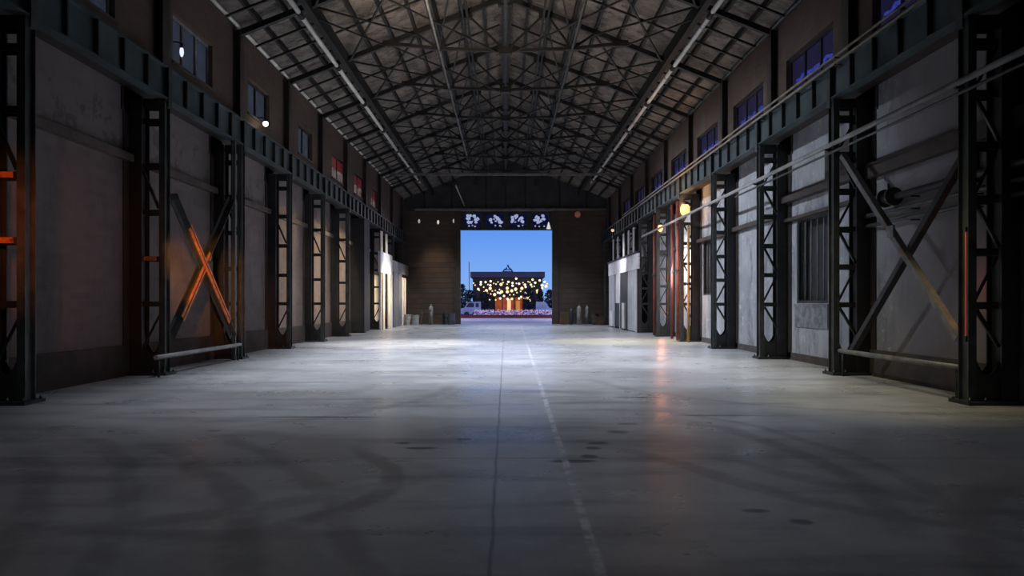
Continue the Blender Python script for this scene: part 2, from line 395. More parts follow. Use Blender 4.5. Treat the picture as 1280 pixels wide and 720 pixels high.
# ------------------------------------------------------------------ upper windows
def upper_window(idx, side, y0, y1, z0, z1, npan, glassm, framem, label, lit=None):
    xa = side*(XU+.12); xb = side*(XU+.18)
    fr = MB(); t = .07
    fr.box(xa, xb, y0, y1, z0, z0+t).box(xa, xb, y0, y1, z1-t, z1)
    for q in range(npan+1):
        yy = y0 + (y1-y0)*q/npan; fr.box(xa, xb, max(yy-t/2, y0), min(yy+t/2, y1), z0+t, z1-t)
    w = struct('window_%d' % idx, fr, framem, label, 'window')
    for q in range(npan):
        a = y0 + (y1-y0)*q/npan + t/2; b = y0 + (y1-y0)*(q+1)/npan - t/2
        if lit is None: MB().box(side*(XU+.15), side*(XU+.16), a, b, z0+t, z1-t).build('pane', glassm, w)
        else:
            zm = z0 + (z1-z0)*.5
            MB().box(side*(XU+.15), side*(XU+.16), a, b, zm, z1-t).build('pane', lit[0], w)
            MB().box(side*(XU+.15), side*(XU+.16), a, b, z0+t, zm).build('pane', lit[1], w)
    MB().box(side*(XU-.05), side*(XU+.2), y0-.06, y1+.06, z0-.07, z0).build('window_sill', M['ledge'], w)
    return w
n = NT('red_lit_pane'); n.color((.1,.02,.02)); n.put(n.b.inputs['Emission Color'], n.mix(n.step(n.noise(3,4), .4, .6), (.42,.05,.055), (.10,.02,.02))); n.b.inputs['Emission Strength'].default_value = .2; M['redlit'] = n.m
n = NT('white_lit_pane'); n.color((.1,.09,.09)); n.put(n.b.inputs['Emission Color'], n.mix(n.step(n.noise(5,4), .42, .6), (.50,.38,.38), (.09,.04,.04))); n.b.inputs['Emission Strength'].default_value = .28; M['whitelit'] = n.m
M['blue_led'] = emit('blue_light_tube', (.03,.14,1), 6)
for k, (y0, y1, z0, z1) in enumerate(WINR):
    upper_window(10+k, 1, y0, y1, z0, z1, 3, M['glass_blue'], M['frame'], 'blue dusk window high on the right wall, %s from the front' % ORD[k])
    if k < 6:
        mb = MB(); yy = y0+.15
        while yy < y1-.3:
            mb.tube([(XU+.24, yy, z0+.40+.05*math.sin(yy*9)), (XU+.24, yy+.16, z0+.45+.05*math.sin(yy*5)), (XU+.24, yy+.28, z0+.41+.04*math.cos(yy*7))], .045, 6); yy += .30
        tag(mb.build('light_string', M['blue_led']), 'blue glowing light string low behind the right-wall window, %s from the front' % ORD[k], 'light string', 'blue lights in the right windows')
for k, (y0, y1, z0, z1) in enumerate(WINL):
    lit = (M['redlit'], M['whitelit']) if k in (4, 5, 6) else None
    upper_window(20+k, -1, y0, y1, z0, z1, [3,3,2,2,2,2,2][k], M['glass_grey'], M['framepale'] if k in (0, 1) else M['frame'],
                 ('red and white glowing window high on the left wall, %s from the front' if lit else 'pale grey window high on the left wall, %s from the front') % ORD[k], lit)

# pilasters on the upper walls
for side, nm in ((-1, 'left'), (1, 'right')):
    for k in range(NB):
        x0, x1 = side*(XU-.22), side*XU
        mb = MB().box(x0, side*(XU-.19), YK[k]-.17, YK[k]+.17, 7.36, 10.05).box(side*(XU-.19), x1, YK[k]-.03, YK[k]+.03, 7.36, 10.05).box(side*(XU-.02), x1, YK[k]-.17, YK[k]+.17, 7.36, 10.05)
        struct('trim_%d' % (10+k+(20 if side > 0 else 0)), mb, M['trim'], 'dark steel upright on the upper %s wall, %s from the front' % (nm, ORD[k]), 'upright')
# ledges across the lower walls
struct('trim_4', MB().box(-XW+.16, -XW, YB, YF-.5, 5.02, 5.2), M['ledge'], 'brown ledge running along the left wall', 'ledge')
mb = MB().box(XWR-.18, XWR, YB, 17, 4.62, 4.95).box(XWR-.24, XWR, 17.4, 22, 4.72, 4.92).box(XWR-.2, XWR, 22.3, 40, 4.35, 4.5)
mb.box(XWR-.2, XWR, 17.4, 19.0, 4.92, 5.75).box(XWR-.1, XWR, 13.1, 13.5, 3.9, 4.62).box(XWR-.16, XWR, 17.4, 22.0, 4.15, 4.25)
struct('trim_5', mb, M['trim'], 'dark brown ledge and posts along the right wall', 'ledge')

# ------------------------------------------------------------------ lattice columns
def hpost(xa, xb, d, z0, z1, tw=.02):
    """H section: two flanges facing the aisle line, one web; xa..xb along X, d deep along Y"""
    mb = MB(); mb.box(xa, xa+tw*(1 if xb > xa else -1), -d/2, d/2, z0, z1).box(xb, xb-tw*(1 if xb > xa else -1), -d/2, d/2, z0, z1)
    mb.box(xa, xb, -tw/2, tw/2, z0, z1); return mb
def make_column(side):
    """local origin at the aisle face of the column, x runs towards the wall"""
    s = side; f0, f1 = 0, s*.14; r0, r1 = s*.52, s*.82
    root = thing('lattice_column', '', 'column', (0,0,0), 0, 'lattice columns along the %s wall' % ('right' if s > 0 else 'left'))
    zt = ZG0 - .02
    p = MB().box(f0, f1, -.14, -.12, .06, zt).box(f0, f1, .12, .14, .06, zt).box(s*.06, s*.08, -.12, .12, .06, zt)
    p.build('front_post', M['steel_edge'], root)
    p = MB().box(r0, r1, -.2, -.17, .06, zt).box(r0, r1, .17, .2, .06, zt).box(s*.60, s*.63, -.17, .17, .06, zt).box(s*.74, s*.77, -.17, .17, .06, zt)
    p.build('rear_post', M['steel'], root)
    zs = [1.68,2.75,3.85,4.95,6.0] if s < 0 else [1.66,2.56,3.45,4.35,5.22,6.08]
    for z in zs:
        MB().box(f1, r0, -.13, -.11, z-.06, z+.06).box(f1, r0, .11, .13, z-.06, z+.06).build('batten', M['steel'], root)
    if s > 0:
        pairs = [(zs[i], zs[i+1], i % 2) for i in range(len(zs)-1)]
        for a, b, q in pairs:
            if q: MB().angle((f1, -.12, b-.08), (r0, -.12, a+.08), .05, .012, (0,1,0)).build('diagonal', M['steel'], root)
            else: MB().angle((f1, -.12, a+.08), (r0, -.12, b-.08), .05, .012, (0,1,0)).build('diagonal', M['steel'], root)
        MB().angle((f1, -.12, 1.58), (r0, -.12, .95), .05, .012, (0,1,0)).build('diagonal', M['steel'], root)
    else:
        MB().angle((f1, -.12, 1.45), (r0, -.12, .70), .05, .012, (0,1,0)).build('diagonal', M['steel'], root)
        MB().angle((f1, -.12, 3.95), (r0, -.12, 4.85), .05, .012, (0,1,0)).build('diagonal', M['steel'], root)
    # base gusset with a scooped top edge
    pts = [(f1, .06), (r0, .06)] + [(r0 + (f1-r0)*i/8, .50 + .24*abs(2*i/8-1)**2) for i in range(9)]
    mb = MB().prism(pts, -.14, -.115); mb.prism(pts, .115, .14); mb.build('base_gusset', M['steel'], root)
    MB().box(f1, r0, -.14, -.115, zt-.22, zt).box(f1, r0, .115, .14, zt-.22, zt).build('head_gusset', M['steel'], root)
    MB().box(-s*.07, -s*.045, -.09, .09, 6.35, 7.30).box(-s*.045, -s*.005, -.05, .05, 6.35, 6.5).build('head_strap', M['steel_edge'], root)
    MB().box(-s*.08, s*.86, -.28, .28, 0, .06).build('base_plate', M['steel'], root)
    mb = MB()
    for a in (-.03, .24):
        for b in (-.22, .22): mb.lathe([(.025,.06),(.025,.10),(.012,.10),(.012,.13)], (s*a, b, 0), 6)
    mb.build('anchor_bolts', M['steel_edge'], root)
    return root
cl = make_column(-1); cr = make_column(1)
for k in range(NB):
    for root, s, X, nm in ((cl, -1, XL, 'left'), (cr, 1, XR, 'right')):
        if s < 0 and k == 6: continue          # the boxed pier stands there
        lab = 'black steel lattice column by the %s wall, %s of its row from the front' % (nm, ORD[k - (1 if s < 0 and k > 6 else 0)])
        if k == 0: root.location = (s*X, YK[0], 0); root['label'] = lab
        else: dup(root, (s*X, YK[k], 0), lab)

for side, nm in ((-1,'left'),(1,'right')):
    for k in range(NB):
        xw = XW if side < 0 else XWR
        struct('trim_%d' % (60+k+(20 if side > 0 else 0)), MB().box(side*(xw-.03), side*xw, YK[k]-.42, YK[k]+.42, .05, 6.74).box(side*(xw-.03), side*xw, YK[k]-.5, YK[k]+.5, 6.2, 6.74), M['trim'], 'dark pier strip on the %s wall behind a column, %s from the front' % (nm, ORD[k]), 'pier')
# ------------------------------------------------------------------ crane girders and rails
def girder(side, X, nm):
    ya, yb = -4.0, YF-.3; L = yb-ya
    g = thing('crane_girder', 'long teal-grey crane girder with stiffeners on the %s columns' % nm, 'girder', (side*X, ya, ZG0))
    h = ZG1-ZG0
    MB().box(side*.06, side*.08, 0, L, .03, h-.03).build('web', M['girder'], g)
    MB().box(-side*.04, side*.22, 0, L, 0, .03).build('bottom_flange', M['girder'], g)
    MB().box(-side*.04, side*.22, 0, L, h-.03, h).build('top_flange', M['girder'], g)
    y = (YK[0]-ya) % .99
    me = None
    while y < L:
        if me is None:
            o = MB().box(-side*.035, side*.06, -.022, .022, .03, h-.03).build('stiffener', M['steel'], g); me = o
        else:
            o = me.copy(); COL.objects.link(o); o.parent = g
        o.location = (0, y, 0); y += .99
girder(-1, XL, 'left'); girder(1, XR, 'right')
for side, X, nm in ((-1, XL, 'left'), (1, XR, 'right')):
    mb = MB(); x = side*(X+.14); ya, yb = -4.0, YF-.3
    for a, b, c, d in ((-.06,.06,0,.02),(-.015,.015,.02,.09),(-.035,.035,.09,.13)): mb.box(x+a, x+b, ya, yb, ZG1+c, ZG1+d)
    tag(mb.build('crane_rail', M['rail'] if side > 0 else M['steel_edge']), 'worn crane rail along the top of the %s girder' % nm, 'rail')
# aisle-side conductor pipes along the right girder
for q, (dz, lab) in enumerate(((.10, 'upper brassy conductor pipe along the right girder top'), (-.06, 'lower brassy conductor pipe just under the right girder top'))):
    mb = MB(); X = XR - .13; z = ZG1+dz
    mb.tube([(X, 4, z), (X, YF-12, z)], .032, 8)
    o = mb.build('conductor_pipe', M['rail']); tag(o, lab, 'pipe', 'conductor pipes')
    for k in range(NB-2): MB().prism([(X-.02, z-.05),(XR+.04, z-.05),(XR+.04, z-.03),(X+.02, z-.03),(X+.02, z),(X-.02, z)], YK[k]-.52, YK[k]-.48).build('bracket', M['steel'], o)

# ------------------------------------------------------------------ horizontal pipes on the right columns
X = XR-.12
o = tag(MB().tube([(X, 4.5, 5.42), (X, 40.2, 5.42)], .055, 10).build('column_pipe', M['pipe']), 'long pale pipe slung across the right columns below the girder', 'pipe')
for k in range(0, 6): MB().box(X-.02, XR, YK[k]-.03, YK[k]+.03, 5.33, 5.37).build('bracket', M['steel'], o)
o = tag(MB().tube([(X+.02, 4.5, 5.24), (X+.02, 24.0, 5.24)], .03, 8).build('column_conduit', M['steel_edge']), 'thin dark conduit just under the long pale pipe', 'conduit')
# service pipes on the wall of the first right bay
for z, r, lab in ((4.02,.075,'thick dark pipe on the right wall of the first bay'),(3.74,.05,'middle thin pipe on the right wall of the first bay'),(3.50,.045,'lowest thin pipe on the right wall of the first bay')):
    o = tag(MB().tube([(8.46, 9.0, z), (8.46, 17.0 if z < 4 else 15.54, z)], r, 10).build('wall_pipe', M['steel_edge'] if r < .07 else M['steel']), lab, 'pipe', 'service pipes in the first right bay')
    for yy in (10.5, 13.0, 15.0): MB().box(8.44, XWR, yy-.02, yy+.02, z-r-.03, z-r).build('bracket', M['steel'], o)
v = thing('pipe_valve', 'dark flanged valve at the end of the thick wall pipe, right side', 'valve', (8.42, 15.8, 4.02))
MB().tube([(0,-.16,0),(0,.16,0)], .12, 14).build('body', M['steel'], v)
MB().tube([(0,-.2,0),(0,-.15,0)], .2, 16).build('flange', M['steel_edge'], v); MB().tube([(0,.15,0),(0,.2,0)], .2, 16).build('flange', M['steel_edge'], v)
MB().tube([(-.02,0,.1),(-.02,0,.3)], .03, 8).build('stem', M['steel_edge'], v)

M['redglow'] = mottled('red_glow_pipe', (.10,.018,.012), (.17,.035,.02), 2, .55, third=(.05,.014,.01), tscale=3, tlo=.55, thi=.68)  # red light on the far columns, put into a pipe colour
M['yellow'] = mottled('amber_pipe', (.28,.15,.02), (.4,.22,.04), 2, .5)
for lab, y, r, z1, m in (('red pipe added for the red light just beyond the amber globe column', 33.2, .09, 6.4, 'redglow'), ('thin red pipe added for the red light beyond the first one', 34.4, .06, 6.4, 'redglow'), ('red pipe added for the red light beyond the smaller amber lamp', 38.4, .09, 6.4, 'redglow'), ('short amber pipe added under the large amber globe', 31.3, .06, 5.1, 'yellow')):  # pipes added where the far columns are lit red
    o = tag(MB().tube([(XR+.2, y, 0), (XR+.2, y, z1)], r, 10).build('added_pipe', M[m]), lab, 'pipe', 'added pipes by the far right columns')
    MB().tube([(XR+.2, y, z1*.5-.05), (XR+.2, y, z1*.5+.05)], r*1.6, 12).build('flange', M['steel'], o)
# ------------------------------------------------------------------ cross bracing between columns
def xbrace(name, lab, a0, a1, b0, b1, ma, mb_, w=.11):
    t = thing(name, lab, 'brace', a0)
    A0, A1, B0, B1 = (Vector(p)-Vector(a0) for p in (a0, a1, b0, b1))
    MB().angle(A0, A1, w, .014, (1,0,0)).build('brace_bar', ma, t); MB().angle(B0, B1, w, .014, (1,0,0), -1).build('brace_bar', mb_, t)
    c = (A0+A1)/2
    MB().box(c.x-.02, c.x+.02, c.y-.12, c.y+.12, c.z-.12, c.z+.12).build('gusset_plate', ma, t)
    return t
x = -XL-.06
t = thing('cross_brace', 'X-shaped brace with orange-lit middle between the second and third left columns', 'brace', (x, 17.45, 0))
p0, p1 = Vector((0,0,4.35)), Vector((0,3.86,.75)); q0, q1 = Vector((-.05,0,.85)), Vector((-.05,3.86,4.75))
def seg(a, b, u, v): return (a.lerp(b, u), a.lerp(b, v))
MB().angle(*seg(p0,p1,0,1), .16, .02, (1,0,0)).build('brace_bar', M['steel_edge'], t)
MB().angle(*seg(q0,q1,0,1), .16, .02, (1,0,0), -1).build('brace_bar', M['steel_edge'], t)
def plate(a, b, u, v, off, w=.17):
    A, B = seg(a, b, u, v); o = Vector((off,0,0)); return MB().bar(A+o+Vector((0,0,.085)), B+o+Vector((0,0,.085)), .012, w, (1,0,0))
MB().bar(*[k+Vector((.13,0,0)) for k in seg(p0,p1,.20,.88)], .20, .02, (1,0,0)).build('painted_orange_light', M['orange_lit'], t)['label'] = 'orange light painted on the brace'  # orange light painted onto the bars as strips
MB().bar(*[k+Vector((.13,0,0)) for k in seg(q0,q1,.12,.56)], .20, .02, (1,0,0)).build('painted_orange_light', M['orange_lit'], t)['label'] = 'orange light painted on the brace'
MB().box(.0, .09, 1.9, 2.25, 2.4, 2.85).build('gusset_plate', M['steel'], t)
# slim post beside the third column that carries the brace
tag(MB().box(x-.06, x+.06, 21.42, 21.52, 0, ZG0).box(x-.006, x+.006, 21.36, 21.6, 0, ZG0).build('slim_post', M['steel_edge']), 'slim grey post just before the third left column', 'post')
xx = XR+.1
xbrace('cross_brace', 'crossed slanting bars between the first and second right columns', (xx, 12.5, 1.12), (xx, 16.84, 5.2), (xx+.1, 12.5, 4.25), (xx+.1, 16.6, .55), M['brace'], M['steel'], .12)
# low guard rails
for lab, X, ya, yb, z, m in (('pale grey low rail below the left X-brace', -XL+.08, 16.4, 21.6, .46, 'pipe'), ('low grey rail between the first and second right columns', XR+.12, 12.4, 16.95, .58, 'brace')):
    o = tag(MB().tube([(X, ya, z), (X, yb, z)], .055, 10).build('guard_rail', M[m]), lab, 'rail')
    for yy in (ya+.15, yb-.15): MB().tube([(X, yy, 0), (X, yy, z)], .03, 8).build('leg', M['steel'], o)
# orange light painted as strips on the two nearest left columns
for k, zs in ((0, (2.75, 3.85)), (1, (2.75,))):
    for z in zs:
        lab = {(0,2.75):'lower strip of painted orange light on the nearest left column',(0,3.85):'upper strip of painted orange light on the nearest left column',(1,2.75):'strip of painted orange light across the second left column'}[(k,z)]
        tag(MB().box(-XL-.205, -XL-.495, YK[k]-.15, YK[k]-.131, z-.045, z+.055).build('painted_orange_light', M['orange_lit']), lab, 'strip', 'painted orange light on the left columns')
# wide dark boxed pier at the left shopfront
struct('trim_6', MB().box(-XL-.05, -XL-.85, 41.3, 42.9, .05, ZG0), M['darkpanel'], 'wide dark boxed pier before the white left box sign', 'pier')

# ------------------------------------------------------------------ roof trusses
def make_truss():
    t = thing('roof_truss', '', 'truss', (0,0,0), 0, 'roof trusses')
    top = lambda x: Vector((x, 0, AP - SL*abs(x)))
    B = [Vector((0,0,11.18)), Vector((2.5,0,11.26)), Vector((4.35,0,11.46))]
    for s in (-1, 1):
        mb = MB(); mb.bar(top(0), top(s*8.2), .16, .17); mb.build('top_chord', M['truss'], t)
        fl = lambda v: Vector((s*v.x, v.y, v.z))
        MB().bar(B[0], fl(B[1]), .12, .11).bar(fl(B[1]), fl(B[2]), .12, .11).build('bottom_chord', M['truss'], t)
        for a, b in ((top(s*1.5), B[0]), (top(s*1.5), fl(B[1])), (top(s*2.6), fl(B[1])), (top(s*3.4), fl(B[1]))):
            MB().bar(a, b, .075, .075).build('web_member', M['truss'], t)
        MB().box(s*1.25, s*1.75, -.1, .1, 12.38, 12.62).build('gusset_plate', M['truss'], t)
        MB().box(s*2.3, s*2.75, -.1, .1, 11.2, 11.45).build('gusset_plate', M['truss'], t)
        MB().box(s*4.0, s*4.6, -.1, .1, 11.34, 11.55).build('gusset_plate', M['truss'], t)
    MB().bar(top(0), B[0], .09, .09).build('king_post', M['truss'], t)
    MB().box(-.25, .25, -.1, .1, 11.05, 11.32).build('gusset_plate', M['truss'], t)
    MB().box(-.28, .28, -.1, .1, 12.86, 13.14).build('ridge_plate', M['truss'], t)
    return t
tr = make_truss()
TK = YK[1:9]
for i, y in enumerate(TK):
    lab = 'dark steel roof truss with fan webbing, %s of eight from the front' % ORD[i]
    if i == 0: tr.location = (0, y, 0); tr['label'] = lab
    else: dup(tr, (0, y, 0), lab)
# purlins along the hall
ya, yb = 15.0, YF-.05
PX = [.85,1.7,2.55,3.4,4.25,5.1,6.75,7.55]
for s, nm in ((-1,'left'),(1,'right')):
    for i, px in enumerate(PX):
        z = AP - SL*px + .085
        mb = MB().box(s*px-.05, s*px+.05, ya, yb, z, z+.17)
        tag(mb.build('purlin', M['truss']), 'dark roof purlin on the %s slope, %s down from the ridge' % (nm, ORD[i]), 'purlin', 'roof purlins')
    z = AP - SL*5.95
    g = tag(MB().box(s*5.93, s*5.97, ya, yb, z-.30, z+.26).build('roof_beam', M['truss']), 'deep dark beam along the %s roof slope beside the pale tube' % nm, 'beam')
    MB().box(s*5.85, s*6.05, ya, yb, z-.33, z-.30).build('bottom_flange', M['truss'], g)
    # longitudinal lower chords
    mb = MB().box(s*2.5-.11, s*2.5-.05, ya, yb, 11.33, 11.46).box(s*2.5+.05, s*2.5+.11, ya, yb, 11.33, 11.46)
    tag(mb.build('tie_beam', M['truss']), 'paired dark tie running along the %s lower chord joints' % nm, 'tie beam')
    mb = MB().box(s*1.5-.12, s*1.5-.05, ya, yb, 12.3, 12.42).box(s*1.5+.05, s*1.5+.12, ya, yb, 12.3, 12.42)
    tag(mb.build('tie_beam', M['truss']), 'paired dark tie running under the upper chord, %s of the ridge' % nm, 'tie beam')
    tag(MB().tube([(s*2.5, ya, 11.24), (s*2.5, 46.5, 11.24)], .045, 8).build('roof_conduit', M['brace'] if s < 0 else M['steel_edge']), 'thin %s conduit between the trusses, %s of the ridge' % ('pale' if s < 0 else 'dark', nm), 'conduit')
mb = MB().box(-.16,-.06, ya, yb, 12.95, 13.18).box(.06,.16, ya, yb, 12.95, 13.18).box(-.05,.05, ya, yb, 11.3, 11.42)
tag(mb.build('ridge_beam', M['truss']), 'double dark ridge beam along the top of the roof', 'beam')
# light rafters between the trusses, in two lengths either side of the deep beam
rf = {}
for i in range(len(TK)-1):
    for q in range(3):
        for s, nm in ((-1,'left'),(1,'right')):
            for x0, x1, part in ((.24, 5.80, 'upper'), (6.10, 8.10, 'lower')):
                if part == 'upper' and q != 1: continue
                lab = 'thin dark rafter on the %s %s slope, %s in the %s bay from the front' % (part, nm, ORD[q if part == 'lower' else 0], ORD[i])
                loc = (0, TK[i]+DY*(q+1)/4, 0); key = (s, part)
                if key not in rf:
                    rf[key] = MB().bar((s*x0, 0, AP-SL*x0+.012), (s*x1, 0, AP-SL*x1+.012), .07, .06).build('rafter', M['truss']); rf[key].location = loc; tag(rf[key], lab, 'rafter', 'light rafters')
                else:
                    c = rf[key].copy(); COL.objects.link(c); c.location = loc; c['label'] = lab
# roof-slope cross bracing and lower V bracing per bay
xb = {}
for i in range(len(TK)-1):
    for s, nm in ((-1,'left'),(1,'right')):
        lab = 'crossed thin rods in the %s roof slope, %s bay from the front' % (nm, ORD[i])
        if s not in xb:
            t = thing('roof_brace', lab, 'brace', (0, TK[0], 0), 0, 'roof slope braces'); xb[s] = t
            zz = lambda x: AP - SL*x - .09
            for a, b in ((3.4, 5.8), (5.8, 3.4)):
                MB().bar((s*a, .1, zz(a)), (s*b, DY-.1, zz(b)), .06, .06).build('rod', M['truss'], t)
            MB().bar((s*4.35, .05, 11.4), (s*.3, DY-.05, 11.12), .05, .05).build('rod', M['truss'], t)
            MB().bar((s*6.0, .05, zz(6)-.2), (s*4.5, DY-.05, 11.36), .05, .05).build('rod', M['truss'], t)
            MB().bar((s*1.5, .05, 12.45), (s*2.5, DY-.05, 11.3), .05, .05).build('rod', M['truss'], t)
        else: dup(xb[s], (0, TK[i], 0), lab)
# pale tubes under the slopes, with joints
for s, nm in ((-1,'left'),(1,'right')):
    X, z = s*6.30, 10.56
    o = tag(MB().tube([(X, 16, z), (X, 53, z)], .075, 10).build('roof_tube', M['tube']), 'long pale tube slung under the %s roof slope' % nm, 'tube')
    for y in TK:
        MB().tube([(X, y-.22, z), (X, y+.22, z)], .085, 10).build('collar', M['truss'], o)
        MB().bar((X, y, z+.05), (X, y, AP - SL*6.30), .03, .03).build('hanger', M['truss'], o)
    X = s*8.16
    tag(MB().tube([(X, 10, 10.16 if s < 0 else 10.1), (X, 51.5, 10.16 if s < 0 else 10.1)], .06, 8).build('eaves_pipe', M['tube'] if s < 0 else M['steel_edge']), '%s pipe along the top of the %s wall under the eaves' % ('pale' if s < 0 else 'dark', nm), 'pipe')
# far cross beams
tag(MB().box(-7.55, 7.55, YK[7]-.08, YK[7]+.08, 10.02, 10.16).build('cross_beam', M['brace']), 'pale horizontal beam crossing the hall under the far trusses', 'beam')
tag(MB().box(-7.4, 8.2, YF-.45, YF-.25, 9.22, 9.38).build('cross_beam', M['brace']), 'pale horizontal beam just above the transom on the end wall', 'beam')
tag(MB().tube([(-3.35, 48.4, 9.62), (-3.35, YF-.3, 9.62)], .05, 8).build('roof_conduit', M['pipe']), 'short pale pipe under the roof left above the transom', 'pipe')

# ------------------------------------------------------------------ shopfronts near the far end
def grimy(name, c0, c1, marks):
    n = NT(name); x, y, z = n.xyz()
    c = n.mix(n.step(n.noise(1.2, 4), .35, .65), c0, c1)
    f = n.noise(2.6, 5, .7, stretch=(1,1.2,2.5)); c = n.mix(n.step(f, .52, .66, 0, .55), c, marks)
    n.color(c); n.rough(.85); return n.m
M['fascia'] = grimy('white_fascia', (.60,.58,.63), (.76,.73,.78), (.26,.24,.30))
xf = XR-.16
t = thing('shop_front', 'grey and dark panelled front under a long white fascia, far right', 'shop front', (xf, 41.2, 0))
def P(mb, name, m, lab=None):
    o = mb.build(name, m, t)
    if lab: o['label'] = lab
L = 11.7
P(MB().box(-.04, .08, 0, L, 3.68, 4.58), 'fascia', M['fascia'], 'long white fascia with faded grey marks')
P(MB().box(-.10, .10, -.02, L, 4.58, 4.68), 'fascia_cap', M['darkpanel'])
for (a, b, z0, z1, m) in ((.9,3.6,.05,3.68,'offwhite'), (3.75,6.5,.05,3.68,'darkpanel'), (6.9,8.5,1.7,3.68,'white'), (6.9,8.5,.1,1.65,'darkpanel'), (8.7,L,.05,3.68,'offwhite')):
    P(MB().box(0, .05, a, b, z0, z1), 'panel', M[m])
P(MB().box(-.10, -.01, 4.3, 5.3, .1, 1.72), 'low_panel', M['white']); P(MB().box(-.10, -.01, 9.2, 10.6, .1, 1.15), 'low_panel', M['white'])
for a, m in ((.72,'white'), (3.62,'steel'), (6.55,'white'), (8.55,'steel'), (.1,'darkpanel')): P(MB().box(-.03, .06, a, a+.13, 0, 3.68), 'post', M[m])
# light uprights above the fascia
for i, yy in enumerate((42.6, 44.3, 46.2, 48.6, 50.6)):
    P(MB().box(0, .05, yy-41.2, yy-41.2+.45, 4.69, 6.2), 'upper_pane', M['offwhite'])

xl = -XL+.14
t = thing('shop_front', 'lit frames and grey door under white box and grey band, far left', 'shop front', (xl, 45.2, 0))
P(MB().box(-.10, .06, 0, 4.7, 3.66, 4.98), 'sign_box', M['white'], 'plain white box sign')
P(MB().box(-.10, .02, 4.75, 13.2, 3.92, 4.72), 'band', M['greyband'], 'grey band above the doors')
M['cream'] = mottled('cream_frame', (.62,.53,.40), (.75,.66,.52), 2, .5)
for a, b, m in ((.1,.35,'white'), (1.1,1.65,'cream'), (2.5,2.75,'steel'), (3.4,3.9,'cream'), (4.55,4.8,'white'), (9.7,10.1,'white'), (10.9,11.5,'cream'), (12.3,12.6,'steel')):
    P(MB().box(-.04, .06, a, b, 0, 3.66), 'post', M[m])
for a, b in ((5.5,7.4), (7.46,9.4)): P(MB().box(-.02, .03, a, b, .02, 3.9), 'door', M['greyband'])
for a, b, m in ((.3,1.35,'cream'), (1.95,4.6,'cream'), (9.6,11.25,'timber'), (11.85,13,'timber')): P(MB().box(-.93, -.87, a, b, .02, 3.6), 'panel', M[m])
P(MB().box(-.06, -.04, .1, 4.8, 2.5, 2.62), 'rail', M['steel']); P(MB().box(-.06, -.04, 9.6, 12.5, 1.9, 2.0), 'rail', M['steel'])
for yy in (.5, 2.4): P(MB().box(-.06, 0, yy, yy+.7, 4.98, 6.3), 'upper_pane', M['cream'])

# ------------------------------------------------------------------ small lamps
def lampmat(name, c, st): return emit(name, c, st)
M['lamp_white'] = lampmat('warm_white_bulb', (1,.85,.62), 14); M['lamp_orange'] = lampmat('amber_globe', (1,.50,.14), 2.6); M['lamp_small'] = lampmat('small_pale_bulb', (.85,.82,.85), .9)
M['lamp_red'] = lampmat('red_tube_glow', (1,.08,.05), .26); M['lamp_pink'] = lampmat('dull_red_lens', (.8,.25,.16), .13)
def wall_lamp(lab, loc, r, m, arm=(.3,0), name='wall_lamp', sz=1.0):
    t = thing(name, lab, 'lamp', loc)
    MB().ball((0,0,0), r, 14, 8, sz).build('globe', m, t)
    MB().lathe([(r*.9, r*sz*.75), (r*.7, r*sz+.05), (.03, r*sz+.09)], (0,0,0), 14).build('cap', M['steel'], t)
    MB().tube([(0,0,r*sz+.06), (arm[0]*.4,arm[1]*.4,r*sz+.12), (arm[0],arm[1],r*sz+.12)], .02, 8).build('arm', M['steel'], t)
    return t
wall_lamp('bright warm bulb below the third left window', (-8.0, 24.0, 7.68), .085, M['lamp_white'], (-.29,0))
wall_lamp('narrow white glow added as a reflection in the second left window', (-8.12, 18.05, 8.0), .05, lampmat('pane_reflection', (.75,.8,.95), 1.1), (-.24,0), sz=2.6)  # glowing body added in place of a reflection in the pane
wall_lamp('large glowing amber globe on the fifth right column', (7.86, 31.55, 5.80), .21, M['lamp_orange'], (0,.31), sz=1.35)
wall_lamp('smaller amber lamp on the sixth right column', (7.86, 36.58, 5.52), .13, M['lamp_orange'], (0,.24), sz=1.5)
wall_lamp('small warm lamp on the right girder near the far end', (7.58, 51.0, 6.86), .11, lampmat('cream_bulb', (1,.7,.5), .9), (.22,0))
for x_, z_, lab in ((-7.05,8.38,'outermost of the small pale lamps high left of the doorway'),(-5.5,8.3,'middle small pale lamp high left of the doorway'),(-4.22,8.4,'small pale lamp high left, closest to the doorway')):
    t = thing('wall_lamp', lab, 'lamp', (x_, YF-.14, z_), 0, 'small lamps on the end wall')
    MB().ball((0,0,0), .09, 10, 6, 1.9).build('globe', lampmat('dim_pale_bulb', (.8,.72,.68), .45 if x_ < -5.6 or x_ > -5 else .8), t); MB().box(-.08,.08,.06,.14,-.14,.14).build('back_plate', M['steel'], t)
t = thing('wall_lamp', 'small white lamp at the right end of the transom', 'lamp', (3.5, YF-.2, 8.0)); MB().lathe([(.18,-.26),(.06,.2),(.03,.3)], (0,0,0), 12).build('globe', lampmat('white_lens', (.9,.88,.85), .75), t); MB().box(-.05,.05,.06,.2,-.05,.3).build('back_plate', M['steel'], t)
t = thing('wall_lamp', 'dull reddish round lamp high right of the doorway', 'lamp', (5.85, YF-.35, 8.9)); MB().ball((0,0,0), .25, 14, 8).build('globe', M['lamp_pink'], t); MB().box(-.1,.1,.2,.35,-.1,.1).build('back_plate', M['steel'], t)
# red tube light on the nearest right column
t = thing('tube_light', 'thin red glowing tube on the edge of the nearest right column', 'lamp', (XR-.02, Y0-.10, 0))
MB().tube([(0,0,1.15),(0,0,2.9)], .010, 8).build('tube', M['lamp_red'], t); MB().box(-.012,.03,-.02,.02,2.9,2.98).build('cap', M['steel'], t); MB().box(-.012,.03,-.02,.02,1.05,1.15).build('cap', M['steel'], t)

